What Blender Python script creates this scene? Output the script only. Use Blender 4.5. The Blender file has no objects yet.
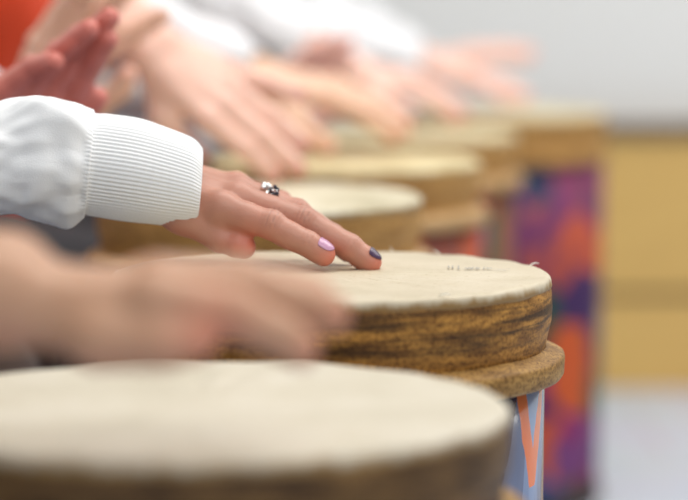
import bpy, bmesh, math, random
import numpy as np
from mathutils import Vector, Matrix, noise

random.seed(7)
np.random.seed(7)
scene = bpy.context.scene
COL = scene.collection
R = math.radians

# ------------------------------------------------------------------ camera
FPX = 2300.0
CAMZ = 0.878
PITCH = math.atan(270.0 / FPX)
cam_d = bpy.data.cameras.new('camera')
cam = bpy.data.objects.new('camera', cam_d)
COL.objects.link(cam)
cam.location = (0, 0, CAMZ)
cam.rotation_euler = (math.pi / 2 - PITCH, 0, 0)
cam_d.sensor_width = 36
cam_d.lens = 36 * FPX / 688
cam_d.clip_start = 0.05
cam_d.dof.use_dof = True
cam_d.dof.focus_distance = 1.70
cam_d.dof.aperture_fstop = 2.8
cam_d.dof.aperture_blades = 0
scene.camera = cam
cp, sp = math.cos(PITCH), math.sin(PITCH)


def W(px, py, Y):
    """world point at depth Y that the photograph shows at (px, py)"""
    u, v = (px - 344) / FPX, -(py - 250) / FPX
    d = Vector((u, cp + v * sp, -sp + v * cp))
    return Vector((0, 0, CAMZ)) + d * (Y / d.y)


def proj(p):
    q = Vector(p) - Vector((0, 0, CAMZ))
    dep = q.y * cp - q.z * sp
    up = q.y * sp + q.z * cp
    return (344 + FPX * q.x / dep, 250 - FPX * up / dep)


# ------------------------------------------------------------------ materials
def mat(name):
    m = bpy.data.materials.new(name)
    m.use_nodes = True
    nt = m.node_tree
    b = nt.nodes['Principled BSDF']
    return m, nt, b


def N(nt, t, **kw):
    n = nt.nodes.new(t)
    for k, v in kw.items():
        if k in n.inputs.keys():
            n.inputs[k].default_value = v
        else:
            setattr(n, k, v)
    return n


def ramp(nt, stops, interp='LINEAR'):
    r = nt.nodes.new('ShaderNodeValToRGB')
    r.color_ramp.interpolation = interp
    e = r.color_ramp.elements
    while len(e) > 1:
        e.remove(e[0])
    e[0].position, e[0].color = stops[0][0], (*stops[0][1], 1)
    for p, c in stops[1:]:
        x = e.new(p)
        x.color = (*c, 1)
    return r


def mixc(nt, fac, a, b, mode='MIX'):
    m = nt.nodes.new('ShaderNodeMix')
    m.data_type = 'RGBA'
    m.blend_type = mode
    for s, v in ((0, fac), (6, a), (7, b)):
        if isinstance(v, (int, float)):
            m.inputs[s].default_value = v
        elif isinstance(v, tuple):
            m.inputs[s].default_value = (*v, 1)
        else:
            nt.links.new(v, m.inputs[s])
    return m.outputs[2]


def coords(nt, scale=(1, 1, 1), loc=(0, 0, 0), kind='Object'):
    t = nt.nodes.new('ShaderNodeTexCoord')
    mp = nt.nodes.new('ShaderNodeMapping')
    mp.inputs['Scale'].default_value = scale
    mp.inputs['Location'].default_value = loc
    nt.links.new(t.outputs[kind], mp.inputs[0])
    return mp.outputs[0]


def noise_n(nt, vec, scale, detail=4, rough=0.55):
    n = nt.nodes.new('ShaderNodeTexNoise')
    n.inputs['Scale'].default_value = scale
    n.inputs['Detail'].default_value = detail
    n.inputs['Roughness'].default_value = rough
    nt.links.new(vec, n.inputs['Vector'])
    return n


def bump(nt, b, height, strength=0.3, dist=0.001):
    n = nt.nodes.new('ShaderNodeBump')
    n.inputs['Strength'].default_value = strength
    n.inputs['Distance'].default_value = dist
    nt.links.new(height, n.inputs['Height'])
    nt.links.new(n.outputs[0], b.inputs['Normal'])


def skin_mat(name, base, red, dark):
    m, nt, b = mat(name)
    v = coords(nt)
    n1 = noise_n(nt, v, 35, 3)
    c0 = mixc(nt, n1.outputs[0], base, dark)
    at = nt.nodes.new('ShaderNodeAttribute')
    at.attribute_name = 'red'
    c1 = mixc(nt, at.outputs['Fac'], c0, red)
    at2 = nt.nodes.new('ShaderNodeAttribute')
    at2.attribute_name = 'crease'
    c2 = mixc(nt, at2.outputs['Fac'], c1, tuple(x * 0.45 for x in dark))
    nt.links.new(c2, b.inputs['Base Color'])
    b.inputs['Roughness'].default_value = 0.43
    b.inputs['Specular IOR Level'].default_value = 0.42
    b.inputs['Subsurface Weight'].default_value = 0.12
    b.inputs['Subsurface Radius'].default_value = (1.0, 0.35, 0.2)
    b.inputs['Subsurface Scale'].default_value = 0.006
    n2 = noise_n(nt, v, 700, 2)
    n3 = noise_n(nt, coords(nt, (60, 300, 300)), 3, 3)
    h = nt.nodes.new('ShaderNodeMath')
    h.operation = 'ADD'
    nt.links.new(n2.outputs[0], h.inputs[0])
    nt.links.new(n3.outputs[0], h.inputs[1])
    bump(nt, b, h.outputs[0], 0.25, 0.0006)
    return m


def cloth_mat(name, c, c2=None, scale=900, strength=0.3):
    m, nt, b = mat(name)
    v = coords(nt)
    n = noise_n(nt, v, 14, 3)
    col = mixc(nt, n.outputs[0], c, c2 or tuple(x * 0.9 for x in c))
    nt.links.new(col, b.inputs['Base Color'])
    b.inputs['Roughness'].default_value = 0.95
    b.inputs['Specular IOR Level'].default_value = 0.1
    b.inputs['Sheen Weight'].default_value = 0.15
    n2 = noise_n(nt, v, scale, 2)
    bump(nt, b, n2.outputs[0], strength, 0.001)
    return m


def plain(name, c, rough=0.5, metal=0.0, var=0.1):
    m, nt, b = mat(name)
    n = noise_n(nt, coords(nt), 20, 3)
    col = mixc(nt, n.outputs[0], tuple(x * (1 - var) for x in c), tuple(min(1, x * (1 + var)) for x in c))
    nt.links.new(col, b.inputs['Base Color'])
    b.inputs['Roughness'].default_value = rough
    b.inputs['Metallic'].default_value = metal
    return m


def head_mat(name, c, blotch=0.35, seed=0.0):
    """drum skin: cream on top, stained where it rolls over the rim"""
    m, nt, b = mat(name)
    v = coords(nt, loc=(seed, seed * 1.3, 0))
    n1 = noise_n(nt, v, 13, 5, 0.6)
    r1 = ramp(nt, [(0.36, tuple(x * y for x, y in zip(c, (0.70, 0.68, 0.60)))), (0.5, c), (0.64, tuple(min(1, x * y) for x, y in zip(c, (1.22, 1.26, 1.4))))])
    nt.links.new(n1.outputs[0], r1.inputs[0])
    base = mixc(nt, blotch, c, r1.outputs[0])
    # fine specks
    n2 = noise_n(nt, v, 260, 2)
    r2 = ramp(nt, [(0.30, (0.62, 0.52, 0.36)), (0.42, (1, 1, 1))])
    nt.links.new(n2.outputs[0], r2.inputs[0])
    base = mixc(nt, 0.35, base, r2.outputs[0], 'MULTIPLY')
    # rim stain by height (object z: 0 = top of skin)
    t = nt.nodes.new('ShaderNodeTexCoord')
    s = nt.nodes.new('ShaderNodeSeparateXYZ')
    nt.links.new(t.outputs['Object'], s.inputs[0])
    n3 = noise_n(nt, coords(nt, (1, 1, 0.3), (seed, 0, 0)), 75, 3)
    ma = N(nt, 'ShaderNodeMath', operation='MULTIPLY_ADD')
    nt.links.new(n3.outputs[0], ma.inputs[0])
    ma.inputs[1].default_value = 0.012
    nt.links.new(s.outputs['Z'], ma.inputs[2])
    mr = nt.nodes.new('ShaderNodeMapRange')
    mr.inputs['From Min'].default_value = -0.0005
    mr.inputs['From Max'].default_value = 0.0040
    nt.links.new(ma.outputs[0], mr.inputs[0])
    col = mixc(nt, mr.outputs[0], (0.30, 0.17, 0.05), base)
    nt.links.new(col, b.inputs['Base Color'])
    b.inputs['Roughness'].default_value = 0.5
    b.inputs['Specular IOR Level'].default_value = 0.4
    bump(nt, b, n2.outputs[0], 0.15, 0.0005)
    return m


def wood_mat(name, a, d, streak=(0.04, 0.02, 0.008), amt=1.0, seed=0.0):
    """turned hoop wood: mottled brown with dark streaks running round it"""
    m, nt, b = mat(name)
    n1 = noise_n(nt, coords(nt, (1, 1, 5), (seed, 0, 0)), 26, 6, 0.65)
    r1 = ramp(nt, [(0.38, d), (0.50, tuple((x + y) / 2 for x, y in zip(a, d))), (0.60, a)])
    nt.links.new(n1.outputs[0], r1.inputs[0])
    n2 = noise_n(nt, coords(nt, (0.6, 0.6, 13), (0, seed, 0)), 14, 5, 0.6)
    r2 = ramp(nt, [(0.40, (0, 0, 0)), (0.54, (1, 1, 1))])
    nt.links.new(n2.outputs[0], r2.inputs[0])
    # streaks concentrate in the middle of the hoop
    t = nt.nodes.new('ShaderNodeTexCoord')
    s = nt.nodes.new('ShaderNodeSeparateXYZ')
    nt.links.new(t.outputs['Object'], s.inputs[0])
    rz = ramp(nt, [(0.0, (0, 0, 0)), (0.25, (0.05,) * 3), (0.40, (1, 1, 1)), (0.75, (1, 1, 1)), (0.92, (0.3,) * 3)])
    mr = nt.nodes.new('ShaderNodeMapRange')
    mr.inputs['From Min'].default_value = -0.060
    mr.inputs['From Max'].default_value = 0.0
    nt.links.new(s.outputs['Z'], mr.inputs[0])
    nt.links.new(mr.outputs[0], rz.inputs[0])
    inv = N(nt, 'ShaderNodeInvert')
    nt.links.new(r2.outputs[0], inv.inputs['Color'])
    f = N(nt, 'ShaderNodeMath', operation='MULTIPLY')
    nt.links.new(inv.outputs[0], f.inputs[0])
    nt.links.new(rz.outputs[0], f.inputs[1])
    f2 = N(nt, 'ShaderNodeMath', operation='MULTIPLY')
    nt.links.new(f.outputs[0], f2.inputs[0])
    f2.inputs[1].default_value = 0.85 * amt
    c = mixc(nt, f2.outputs[0], r1.outputs[0], streak)
    n4 = noise_n(nt, coords(nt), 420, 3, 0.7)
    r4 = ramp(nt, [(0.38, (0.25, 0.18, 0.12)), (0.52, (1, 1, 1)), (0.72, (1.0, 1, 1))])
    nt.links.new(n4.outputs[0], r4.inputs[0])
    c = mixc(nt, 0.8, c, r4.outputs[0], 'MULTIPLY')
    nt.links.new(c, b.inputs['Base Color'])
    b.inputs['Roughness'].default_value = 0.55
    b.inputs['Specular IOR Level'].default_value = 0.25
    bump(nt, b, n4.outputs[0], 0.35, 0.0008)
    return m


def shell_mat(name, palette, seed, scale=13.0, stretch=0.45, gloss=0.25, accent=None, zoff=0.0):
    m, nt, b = mat(name)
    v = coords(nt, (1, 1, stretch), (seed, seed * 0.7, seed * 0.31 + zoff))
    n = noise_n(nt, v, 9, 2)
    vm = N(nt, 'ShaderNodeVectorMath', operation='MULTIPLY_ADD')
    nt.links.new(n.outputs['Color'], vm.inputs[0])
    vm.inputs[1].default_value = (0.14, 0.14, 0.16)
    nt.links.new(v, vm.inputs[2])
    vo = nt.nodes.new('ShaderNodeTexVoronoi')
    vo.inputs['Scale'].default_value = scale
    nt.links.new(vm.outputs[0], vo.inputs['Vector'])
    s = nt.nodes.new('ShaderNodeSeparateColor')
    nt.links.new(vo.outputs['Color'], s.inputs[0])
    k = len(palette)
    r = ramp(nt, [(i / k, p) for i, p in enumerate(palette)], 'CONSTANT')
    nt.links.new(s.outputs[0], r.inputs[0])
    # painterly swirls of a neighbouring tone
    n2 = noise_n(nt, vm.outputs[0], 22, 3)
    r2 = ramp(nt, [(0.42, (0, 0, 0)), (0.60, (1, 1, 1))])
    nt.links.new(n2.outputs[0], r2.inputs[0])
    r3 = ramp(nt, [(i / k, p) for i, p in enumerate(palette[2:] + palette[:2])], 'CONSTANT')
    nt.links.new(s.outputs[1], r3.inputs[0])
    hm = N(nt, 'ShaderNodeMath', operation='MULTIPLY')
    nt.links.new(r2.outputs[0], hm.inputs[0])
    hm.inputs[1].default_value = 0.5
    c = mixc(nt, hm.outputs[0], r.outputs[0], r3.outputs[0])
    nt.links.new(c, b.inputs['Base Color'])
    b.inputs['Roughness'].default_value = gloss
    b.inputs['Coat Weight'].default_value = 0.4 if gloss < 0.4 else 0.05
    b.inputs['Specular IOR Level'].default_value = 0.5 if gloss < 0.4 else 0.2
    if accent:
        # painted orange V stroke with a pale blue heart
        def M(op, a, b_=None, c_=None):
            n_ = N(nt, 'ShaderNodeMath', operation=op)
            for i_, q in enumerate((a, b_, c_)):
                if q is None: continue
                if isinstance(q, (int, float)): n_.inputs[i_].default_value = q
                else: nt.links.new(q, n_.inputs[i_])
            return n_.outputs[0]
        t = nt.nodes.new('ShaderNodeTexCoord')
        sx = nt.nodes.new('ShaderNodeSeparateXYZ')
        nt.links.new(t.outputs['Object'], sx.inputs[0])
        th = M('ARCTAN2', sx.outputs['Y'], sx.outputs['X'])
        u = M('MULTIPLY', M('SUBTRACT', th, accent[0]), 0.16)
        nz = noise_n(nt, coords(nt), 30, 2)
        u = M('ADD', u, M('MULTIPLY', M('SUBTRACT', nz.outputs[0], 0.5), 0.010))
        v2 = M('SUBTRACT', sx.outputs['Z'], accent[1])
        arm = M('ABSOLUTE', M('SUBTRACT', M('ABSOLUTE', u), M('MULTIPLY', v2, 0.34)))
        inside = M('MULTIPLY', M('GREATER_THAN', v2, -0.006), M('LESS_THAN', v2, 0.085))
        msk = M('MULTIPLY', M('LESS_THAN', arm, M('ADD', 0.0075, M('MULTIPLY', u, -0.05))), inside)
        heart = M('MULTIPLY', M('LESS_THAN', M('ABSOLUTE', u), M('MULTIPLY', v2, 0.34)), inside)
        c = mixc(nt, heart, c, (0.22, 0.32, 0.52))
        c = mixc(nt, msk, c, (0.72, 0.17, 0.05))
        nt.links.new(c, b.inputs['Base Color'])
    return m


# ------------------------------------------------------------------ helpers
def link(name, me, m=None, parent=None, loc=None):
    o = bpy.data.objects.new(name, me)
    COL.objects.link(o)
    if m is not None:
        me.materials.append(m)
    if parent is not None:
        o.parent = parent
    if loc is not None:
        o.location = loc
    return o


def tag(o, label=None, cat=None, group=None, kind=None):
    if label: o['label'] = label
    if cat: o['category'] = cat
    if group: o['group'] = group
    if kind: o['kind'] = kind
    return o


def mesh_from(name, verts, faces, smooth=True):
    me = bpy.data.meshes.new(name)
    me.from_pydata([tuple(v) for v in verts], [], [tuple(f) for f in faces])
    me.validate()
    if smooth:
        me.polygons.foreach_set('use_smooth', [True] * len(me.polygons))
    me.update()
    return me


def lathe(name, prof, seg=128, jitter=0.0, jz=0.0, seed=0, closed=False):
    """prof: list of (r, z) from top to bottom; r == 0 makes a pole"""
    vs, fs = [], []
    rings = []
    for k, (r, z) in enumerate(prof):
        if r == 0:
            rings.append([len(vs)])
            vs.append((0, 0, z))
        else:
            ring = []
            for i in range(seg):
                a = 2 * math.pi * i / seg
                ca, sa = math.cos(a), math.sin(a)
                j = noise.noise(Vector((ca * 5 + seed, sa * 5, z * 40))) * jitter
                q = noise.noise(Vector((ca * 7, sa * 7 + seed, k * .1))) * jz
                ring.append(len(vs))
                vs.append(((r + j) * ca, (r + j) * sa, z + q))
            rings.append(ring)
    idx = list(range(len(rings)))
    pairs = list(zip(idx[:-1], idx[1:])) + ([(idx[-1], idx[0])] if closed else [])
    for a, b in pairs:
        A, B = rings[a], rings[b]
        for i in range(seg):
            j = (i + 1) % seg
            if len(A) == 1:
                fs.append((A[0], B[i], B[j]))
            elif len(B) == 1:
                fs.append((A[i], B[0], A[j]))
            else:
                fs.append((A[i], B[i], B[j], A[j]))
    return mesh_from(name, vs, fs)


def bevel_box(bm, c, s, bev=0.004, rot=None):
    r = bmesh.ops.create_cube(bm, size=1)
    vs = r['verts']
    bmesh.ops.scale(bm, vec=s, verts=vs)
    es = list({e for v in vs for e in v.link_edges})
    g = bmesh.ops.bevel(bm, geom=es, offset=bev, segments=2, affect='EDGES', profile=0.6)
    nv = list({v for f in g['faces'] for v in f.verts} | {v for v in vs if v.is_valid})
    if rot: bmesh.ops.rotate(bm, cent=(0, 0, 0), matrix=rot, verts=nv)
    bmesh.ops.translate(bm, vec=c, verts=nv)


def bm_mesh(name, bm, smooth=False):
    bmesh.ops.recalc_face_normals(bm, faces=bm.faces)
    me = bpy.data.meshes.new(name)
    bm.to_mesh(me)
    bm.free()
    if smooth:
        me.polygons.foreach_set('use_smooth', [True] * len(me.polygons))
    return me


def tube_mesh(name, pts, r, seg=10, taper=None):
    vs, fs = [], []
    pts = [Vector(p) for p in pts]
    n = len(pts)
    for k, p in enumerate(pts):
        t = (pts[min(k + 1, n - 1)] - pts[max(k - 1, 0)]).normalized()
        s = t.cross(Vector((0, 0, 1)))
        if s.length < 1e-3: s = t.cross(Vector((0, 1, 0)))
        s.normalize()
        u = s.cross(t).normalized()
        rr = r * (taper[k] if taper else 1)
        for i in range(seg):
            a = 2 * math.pi * i / seg
            vs.append(p + s * (rr * math.cos(a)) + u * (rr * math.sin(a)))
    for k in range(n - 1):
        for i in range(seg):
            j = (i + 1) % seg
            fs.append((k * seg + i, k * seg + j, (k + 1) * seg + j, (k + 1) * seg + i))
    fs.append(tuple(range(seg))[::-1])
    fs.append(tuple((n - 1) * seg + i for i in range(seg)))
    return mesh_from(name, vs, fs)


# ------------------------------------------------------------------ SDF bodies -> one continuous surface
def cone_sdf(P, a, b, ra, rb):
    a = np.asarray(a, np.float32); b = np.asarray(b, np.float32)
    ab = b - a
    L2 = float(ab @ ab) + 1e-12
    t = np.clip(((P - a) @ ab) / L2, 0, 1)
    q = P - a - t[..., None] * ab
    return np.sqrt((q * q).sum(-1)) - (ra + (rb - ra) * t)


def ell_sdf(P, c, rad, rot=None):
    q = P - np.asarray(c, np.float32)
    if rot is not None:
        q = q @ np.asarray(rot, np.float32)      # columns = local axes
    rad = np.asarray(rad, np.float32)
    k0 = np.sqrt(((q / rad) ** 2).sum(-1))
    k1 = np.sqrt(((q / (rad * rad)) ** 2).sum(-1)) + 1e-9
    return k0 * (k0 - 1) / k1


def smin(a, b, k):
    if k <= 0: return np.minimum(a, b)
    h = np.maximum(k - np.abs(a - b), 0) / k
    return np.minimum(a, b) - h * h * k * 0.25


def prim(P, p):
    if p[0] == 'c': return cone_sdf(P, *p[1:])
    return ell_sdf(P, *p[1:])


def surface_nets(F, lo, hi, vox):
    lo = np.asarray(lo, np.float32); hi = np.asarray(hi, np.float32)
    n = np.ceil((hi - lo) / vox).astype(int) + 1
    ax = [lo[i] + vox * np.arange(n[i], dtype=np.float32) for i in range(3)]
    B = 8
    nb = -(-n // B)
    cen = [lo[i] + vox * (B * np.arange(nb[i]) + (B - 1) / 2) for i in range(3)]
    X, Y, Z = np.meshgrid(*cen, indexing='ij')
    cd = F(np.stack([X, Y, Z], -1).astype(np.float32))
    near = np.abs(cd) < vox * B * 1.45 + 0.004
    G = np.repeat(np.repeat(np.repeat(np.where(cd < 0, -1, 1).astype(np.float32), B, 0), B, 1), B, 2)
    A = np.argwhere(near)
    off = np.stack(np.meshgrid(*[np.arange(B)] * 3, indexing='ij'), -1).reshape(1, -1, 3)
    for i in range(0, len(A), 600):
        ijk = A[i:i + 600][:, None, :] * B + off
        v_ = F((ijk * vox + lo).astype(np.float32))
        G[ijk[..., 0], ijk[..., 1], ijk[..., 2]] = v_
    G = G[:n[0], :n[1], :n[2]]
    ins = G < 0
    c = [slice(0, -1), slice(1, None)]
    cnt = np.zeros(tuple(n - 1), np.int8)
    for a in (0, 1):
        for b in (0, 1):
            for d in (0, 1):
                cnt += ins[c[a], c[b], c[d]]
    act = (cnt > 0) & (cnt < 8)
    ids = -np.ones(act.shape, np.int64)
    I = np.argwhere(act)
    ids[act] = np.arange(len(I))
    acc = np.zeros((len(I), 3)); num = np.zeros(len(I))
    for axis in range(3):
        o1, o2 = [k for k in range(3) if k != axis]
        for a in (0, 1):
            for b in (0, 1):
                s = np.zeros(3, int); s[o1] = a; s[o2] = b
                e = s.copy(); e[axis] = 1
                i0 = I + s; i1 = I + e
                g0 = G[i0[:, 0], i0[:, 1], i0[:, 2]]; g1 = G[i1[:, 0], i1[:, 1], i1[:, 2]]
                m = (g0 < 0) != (g1 < 0)
                t = g0[m] / (g0[m] - g1[m])
                pt = s[None].astype(float).repeat(m.sum(), 0)
                pt[:, axis] += t
                acc[m] += pt; num[m] += 1
    V = (I + acc / num[:, None]) * vox + lo
    quads = []
    for axis in range(3):
        o1, o2 = [(1, 2), (2, 0), (0, 1)][axis]
        sl0 = [slice(None)] * 3; sl1 = [slice(None)] * 3
        sl0[axis] = slice(0, -1); sl1[axis] = slice(1, None)
        A = ins[tuple(sl0)]; B = ins[tuple(sl1)]
        E = np.argwhere(A != B)
        ok = (E[:, o1] > 0) & (E[:, o2] > 0) & (E[:, o1] < n[o1] - 1) & (E[:, o2] < n[o2] - 1)
        E = E[ok]
        fl = A[E[:, 0], E[:, 1], E[:, 2]]
        u = np.zeros(3, int); u[o1] = 1
        w = np.zeros(3, int); w[o2] = 1
        q = [E - u - w, E - w, E, E - u]
        q = np.stack([ids[k[:, 0], k[:, 1], k[:, 2]] for k in q], 1)
        q[~fl] = q[~fl][:, ::-1]
        quads.append(q)
    return V, np.concatenate(quads)


def unit(v):
    v = np.asarray(v, float)
    return v / np.linalg.norm(v)


FING = [  # mcp (mm), phalanges (mm), radii mm at mcp, pip, dip, tip
    ((86, 25, 0), (43, 26, 19), (10.0, 9.0, 8.0, 6.6)),
    ((91, 4, 2), (47, 29, 20), (10.2, 9.2, 8.2, 6.8)),
    ((86, -16, 0), (44, 27, 20), (9.6, 8.6, 7.7, 6.4)),
    ((78, -34, -4), (34, 21, 18), (8.6, 7.4, 6.7, 5.7)),
]


class Hand:
    def __init__(s, side, wrist, xdir, dors, elbow, flex, ab=(4, 0, -4, -10), thumb=None, size=1.0,
                 vox=0.0022, fore=0.25, slim=1.0,
                 fat=1.0, tfat=None, flen=(1, 1, 1, 1), blush=0.0):
        """side +1 right hand, -1 left hand; flex: per finger (mcp, pip, dip) degrees"""
        s.side = side
        X = unit(xdir)
        Z = np.asarray(dors, float); Z = unit(Z - X * (Z @ X))
        Y = np.cross(Z, X)
        s.M = np.stack([X, Y, Z], 1)
        s.o = np.asarray(wrist, float)
        s.size = size
        s.vox = vox
        s.fat = fat
        s.tfat = tfat or fat
        s.blush = blush
        k = 0.001 * size
        s.joints = []      # per finger list of 4 points
        s.normals = []
        for (mcp, ph, rad), fl, a, ln in zip(FING, flex, ab, flen):
            p = np.array([mcp[0], mcp[1] * side, mcp[2]], float) * k
            a = R(a) * side
            h = np.array([math.cos(a), math.sin(a), 0])
            th = 0
            pts, ns = [p], []
            for L, f, ln_ in zip(ph, fl, ln if isinstance(ln, tuple) else (ln,) * 3):
                th += R(f)
                d = h * math.cos(th) - np.array([0, 0, 1]) * math.sin(th)
                n = h * math.sin(th) + np.array([0, 0, 1]) * math.cos(th)
                p = p + d * L * k * ln_
                pts.append(p); ns.append(n)
            s.joints.append(pts); s.normals.append(ns)
        thumb = thumb or ((0.75, 0.62, -0.25), (0.9, 0.35, -0.2), (0.95, 0.2, -0.2))
        p = np.array([20, 20 * side, -6], float) * k
        s.th = [p]
        for L, d in zip((42, 32, 25), thumb):
            d = unit((d[0], d[1] * side, d[2]))
            p = p + d * L * k
            s.th.append(p)
        s.elb = s.M.T @ (np.asarray(elbow, float) - s.o)
        s.fore = min(fore, np.linalg.norm(s.elb))
        s.fd = unit(s.elb)
        s.slim = slim

    def world(s, p):
        return s.M @ np.asarray(p) + s.o

    def sdf(s, P):
        k = 0.001 * s.size
        sd = s.side
        J = s.joints
        w0 = np.array([0, 0, 0.]); 
        # forearm: two bones fused, so it is wider than thick
        fd = s.fd
        lat = unit(np.array([0, 1, 0]) - fd * fd[1])
        e = fd * s.fore
        rr = 0.020 * s.size * s.slim
        re = 0.020 * s.size * s.slim + 0.062 * s.slim * s.fore
        re2 = min(re, 0.036 * max(1, s.slim))
        d = cone_sdf(P, lat * 11 * k - fd * 4 * k, e + lat * 0.011, rr * 0.92, re2)
        d = smin(d, cone_sdf(P, -lat * 11 * k - fd * 4 * k, e - lat * 0.011, rr * 0.88, re2), 12 * k)
        # metacarpals
        palm = d
        for i, (pt, rw, rm) in enumerate(zip(J, (13, 13.5, 13, 12), (11.6, 12.0, 11.4, 10.4))):
            st = np.array([6, (14 - 9 * i) * sd, -1]) * k
            palm = smin(palm, cone_sdf(P, st, pt[0] - np.array([2, 0, 3]) * k, rw * k, rm * k), 9 * k)
        # thenar and hypothenar pads
        palm = smin(palm, cone_sdf(P, np.array([18, 16 * sd, -10]) * k, s.th[1], 14 * k, 11.5 * k), 10 * k)
        palm = smin(palm, cone_sdf(P, np.array([16, -18 * sd, -9]) * k, np.array([58, -30 * sd, -9]) * k, 12.5 * k, 9.5 * k), 10 * k)
        # web of the thumb
        mid = (s.th[1] * 0.75 + J[0][0] * 0.25) * 0.9
        palm = smin(palm, cone_sdf(P, np.array([30, 14 * sd, -3]) * k, mid, 11 * k, 7.5 * k), 12 * k)
        fd_all = None
        for pts, ns, (mcp, ph, rad) in zip(J, s.normals, FING):
            f = None
            for a in range(3):
                ra, rb = rad[a] * k * s.fat, rad[a + 1] * k * s.fat
                mid = (pts[a] + pts[a + 1]) / 2
                wst = (ra + rb) / 2 * 0.95
                A = pts[a]
                if a == 0: A = pts[0]
                c1 = cone_sdf(P, A, mid, ra, wst)
                c2 = cone_sdf(P, mid, pts[a + 1] - (0.0 if a < 2 else 1) * unit(pts[3] - pts[2]) * rb * 0.95, wst, rb)
                c1 = smin(c1, c2, 2 * k)
                # pad on the palmar side
                pad = mid - ns[a] * 2.0 * k
                c1 = smin(c1, cone_sdf(P, pad - (pts[a + 1] - pts[a]) * 0.15, pad + (pts[a + 1] - pts[a]) * 0.18, wst * 0.9, wst * 0.88), 4 * k)
                f = c1 if f is None else smin(f, c1, 2.5 * k)
            # knuckle over pip
            f = smin(f, cone_sdf(P, pts[1] + ns[0] * 0.9 * k, pts[1] + ns[1] * 0.9 * k, rad[1] * k * 0.97 * s.fat, rad[1] * k * 0.97 * s.fat), 3 * k)
            fd_all = f if fd_all is None else smin(fd_all, f, 1.2 * k)
        t = s.th
        kf = k * s.tfat
        f = cone_sdf(P, t[1], t[2], 11.2 * kf, 10.0 * kf)
        f = smin(f, cone_sdf(P, t[2], t[3] - unit(t[3] - t[2]) * 7 * k, 10.2 * kf, 7.8 * kf), 3 * k)
        f = smin(f, cone_sdf(P, (t[2] + t[3]) / 2, (t[2] * .35 + t[3] * .65), 9.6 * k, 8.8 * k), 3 * k)
        palm = smin(palm, f, 9 * k)
        # knuckle heads on the back of the hand
        for pts in J:
            palm = smin(palm, cone_sdf(P, pts[0] + np.array([-1, 0, 2.2]) * k, pts[0] + np.array([-9, 0, 0.5]) * k, 8.2 * k, 6 * k), 6 * k)
        return smin(palm, fd_all, 6 * k)

    def build(s, detail=False):
        pts = [p for f in s.joints for p in f] + list(s.th) + [np.zeros(3), s.fd * s.fore]
        A = np.array(pts)
        pad = 0.022
        lo = A.min(0) - pad; hi = A.max(0) + pad
        e = s.fd * s.fore
        lo = np.minimum(lo, e - 0.055); hi = np.maximum(hi, e + 0.055)
        lo = np.minimum(lo, -0.036); hi = np.maximum(hi, 0.036)
        V, Q = surface_nets(s.sdf, lo, hi, s.vox)
        k = 0.001 * s.size
        # normals by sdf gradient
        P = V.astype(np.float32)
        eps = 0.0006
        g = np.stack([s.sdf(P + np.eye(3, dtype=np.float32)[i] * eps) - s.sdf(P - np.eye(3, dtype=np.float32)[i] * eps) for i in range(3)], 1)
        g /= np.linalg.norm(g, axis=1, keepdims=True) + 1e-9
        red = np.zeros(len(V)); cre = np.zeros(len(V))
        for pts_, ns, (mcp, ph, rad) in zip(s.joints, s.normals, FING):
            for j, (am, wd) in enumerate(((0.35, 9), (0.45, 8), (0.2, 7), (0.9, 12))):
                d = np.linalg.norm(V - pts_[j], axis=1)
                red = np.maximum(red, am * np.exp(-(d / (wd * k)) ** 2))
            # underside of the fingers is redder
            for a in range(3):
                c = (pts_[a] + pts_[a + 1]) / 2
                d = np.linalg.norm(V - c, axis=1)
                red = np.maximum(red, 0.6 * np.clip(-(g @ ns[a]), 0, 1) * np.exp(-(d / (20 * k)) ** 2))
            if detail:
                for j, nl, am, w in ((1, 3, 0.75, 5.5), (2, 2, 0.4, 3.2)):
                    ax = unit(pts_[j + 1] - pts_[j] + unit(pts_[j] - pts_[j - 1]) * np.linalg.norm(pts_[j + 1] - pts_[j]))
                    nn = unit(ns[j - 1] + ns[j])
                    q = V - pts_[j]
                    sx = q @ ax; dn = q @ nn; lt = np.linalg.norm(q - np.outer(sx, ax) - np.outer(dn, nn), axis=1)
                    msk = np.exp(-(sx / (w * k)) ** 2) * np.clip((dn / (rad[j] * k)) * 1.6 - 0.1, 0, 1) * (np.linalg.norm(q, axis=1) < 16 * k)
                    # curved creases bowing round the knuckle
                    ph_ = (np.abs(sx) + 0.10 * lt) / (2.7 * k)
                    wv = np.clip(np.cos(2 * math.pi * ph_) * 1.6 - 0.6, 0, 1)
                    V = V - g * (msk * wv * am * 0.7 * k)[:, None]
                    cre = np.maximum(cre, msk * wv * 0.5 * am)
        d = np.linalg.norm(V - s.th[3], axis=1)
        red = np.maximum(red, 1.0 * np.exp(-(d / (20 * k)) ** 2))
        # palm
        pc = np.clip(-g[:, 2], 0, 1) * (V[:, 0] > 0)
        red = np.maximum(red, 0.5 * pc)
        red = np.clip(red + s.blush, 0, 1)
        VW = V @ s.M.T + s.o
        return VW, Q, red, cre


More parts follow.
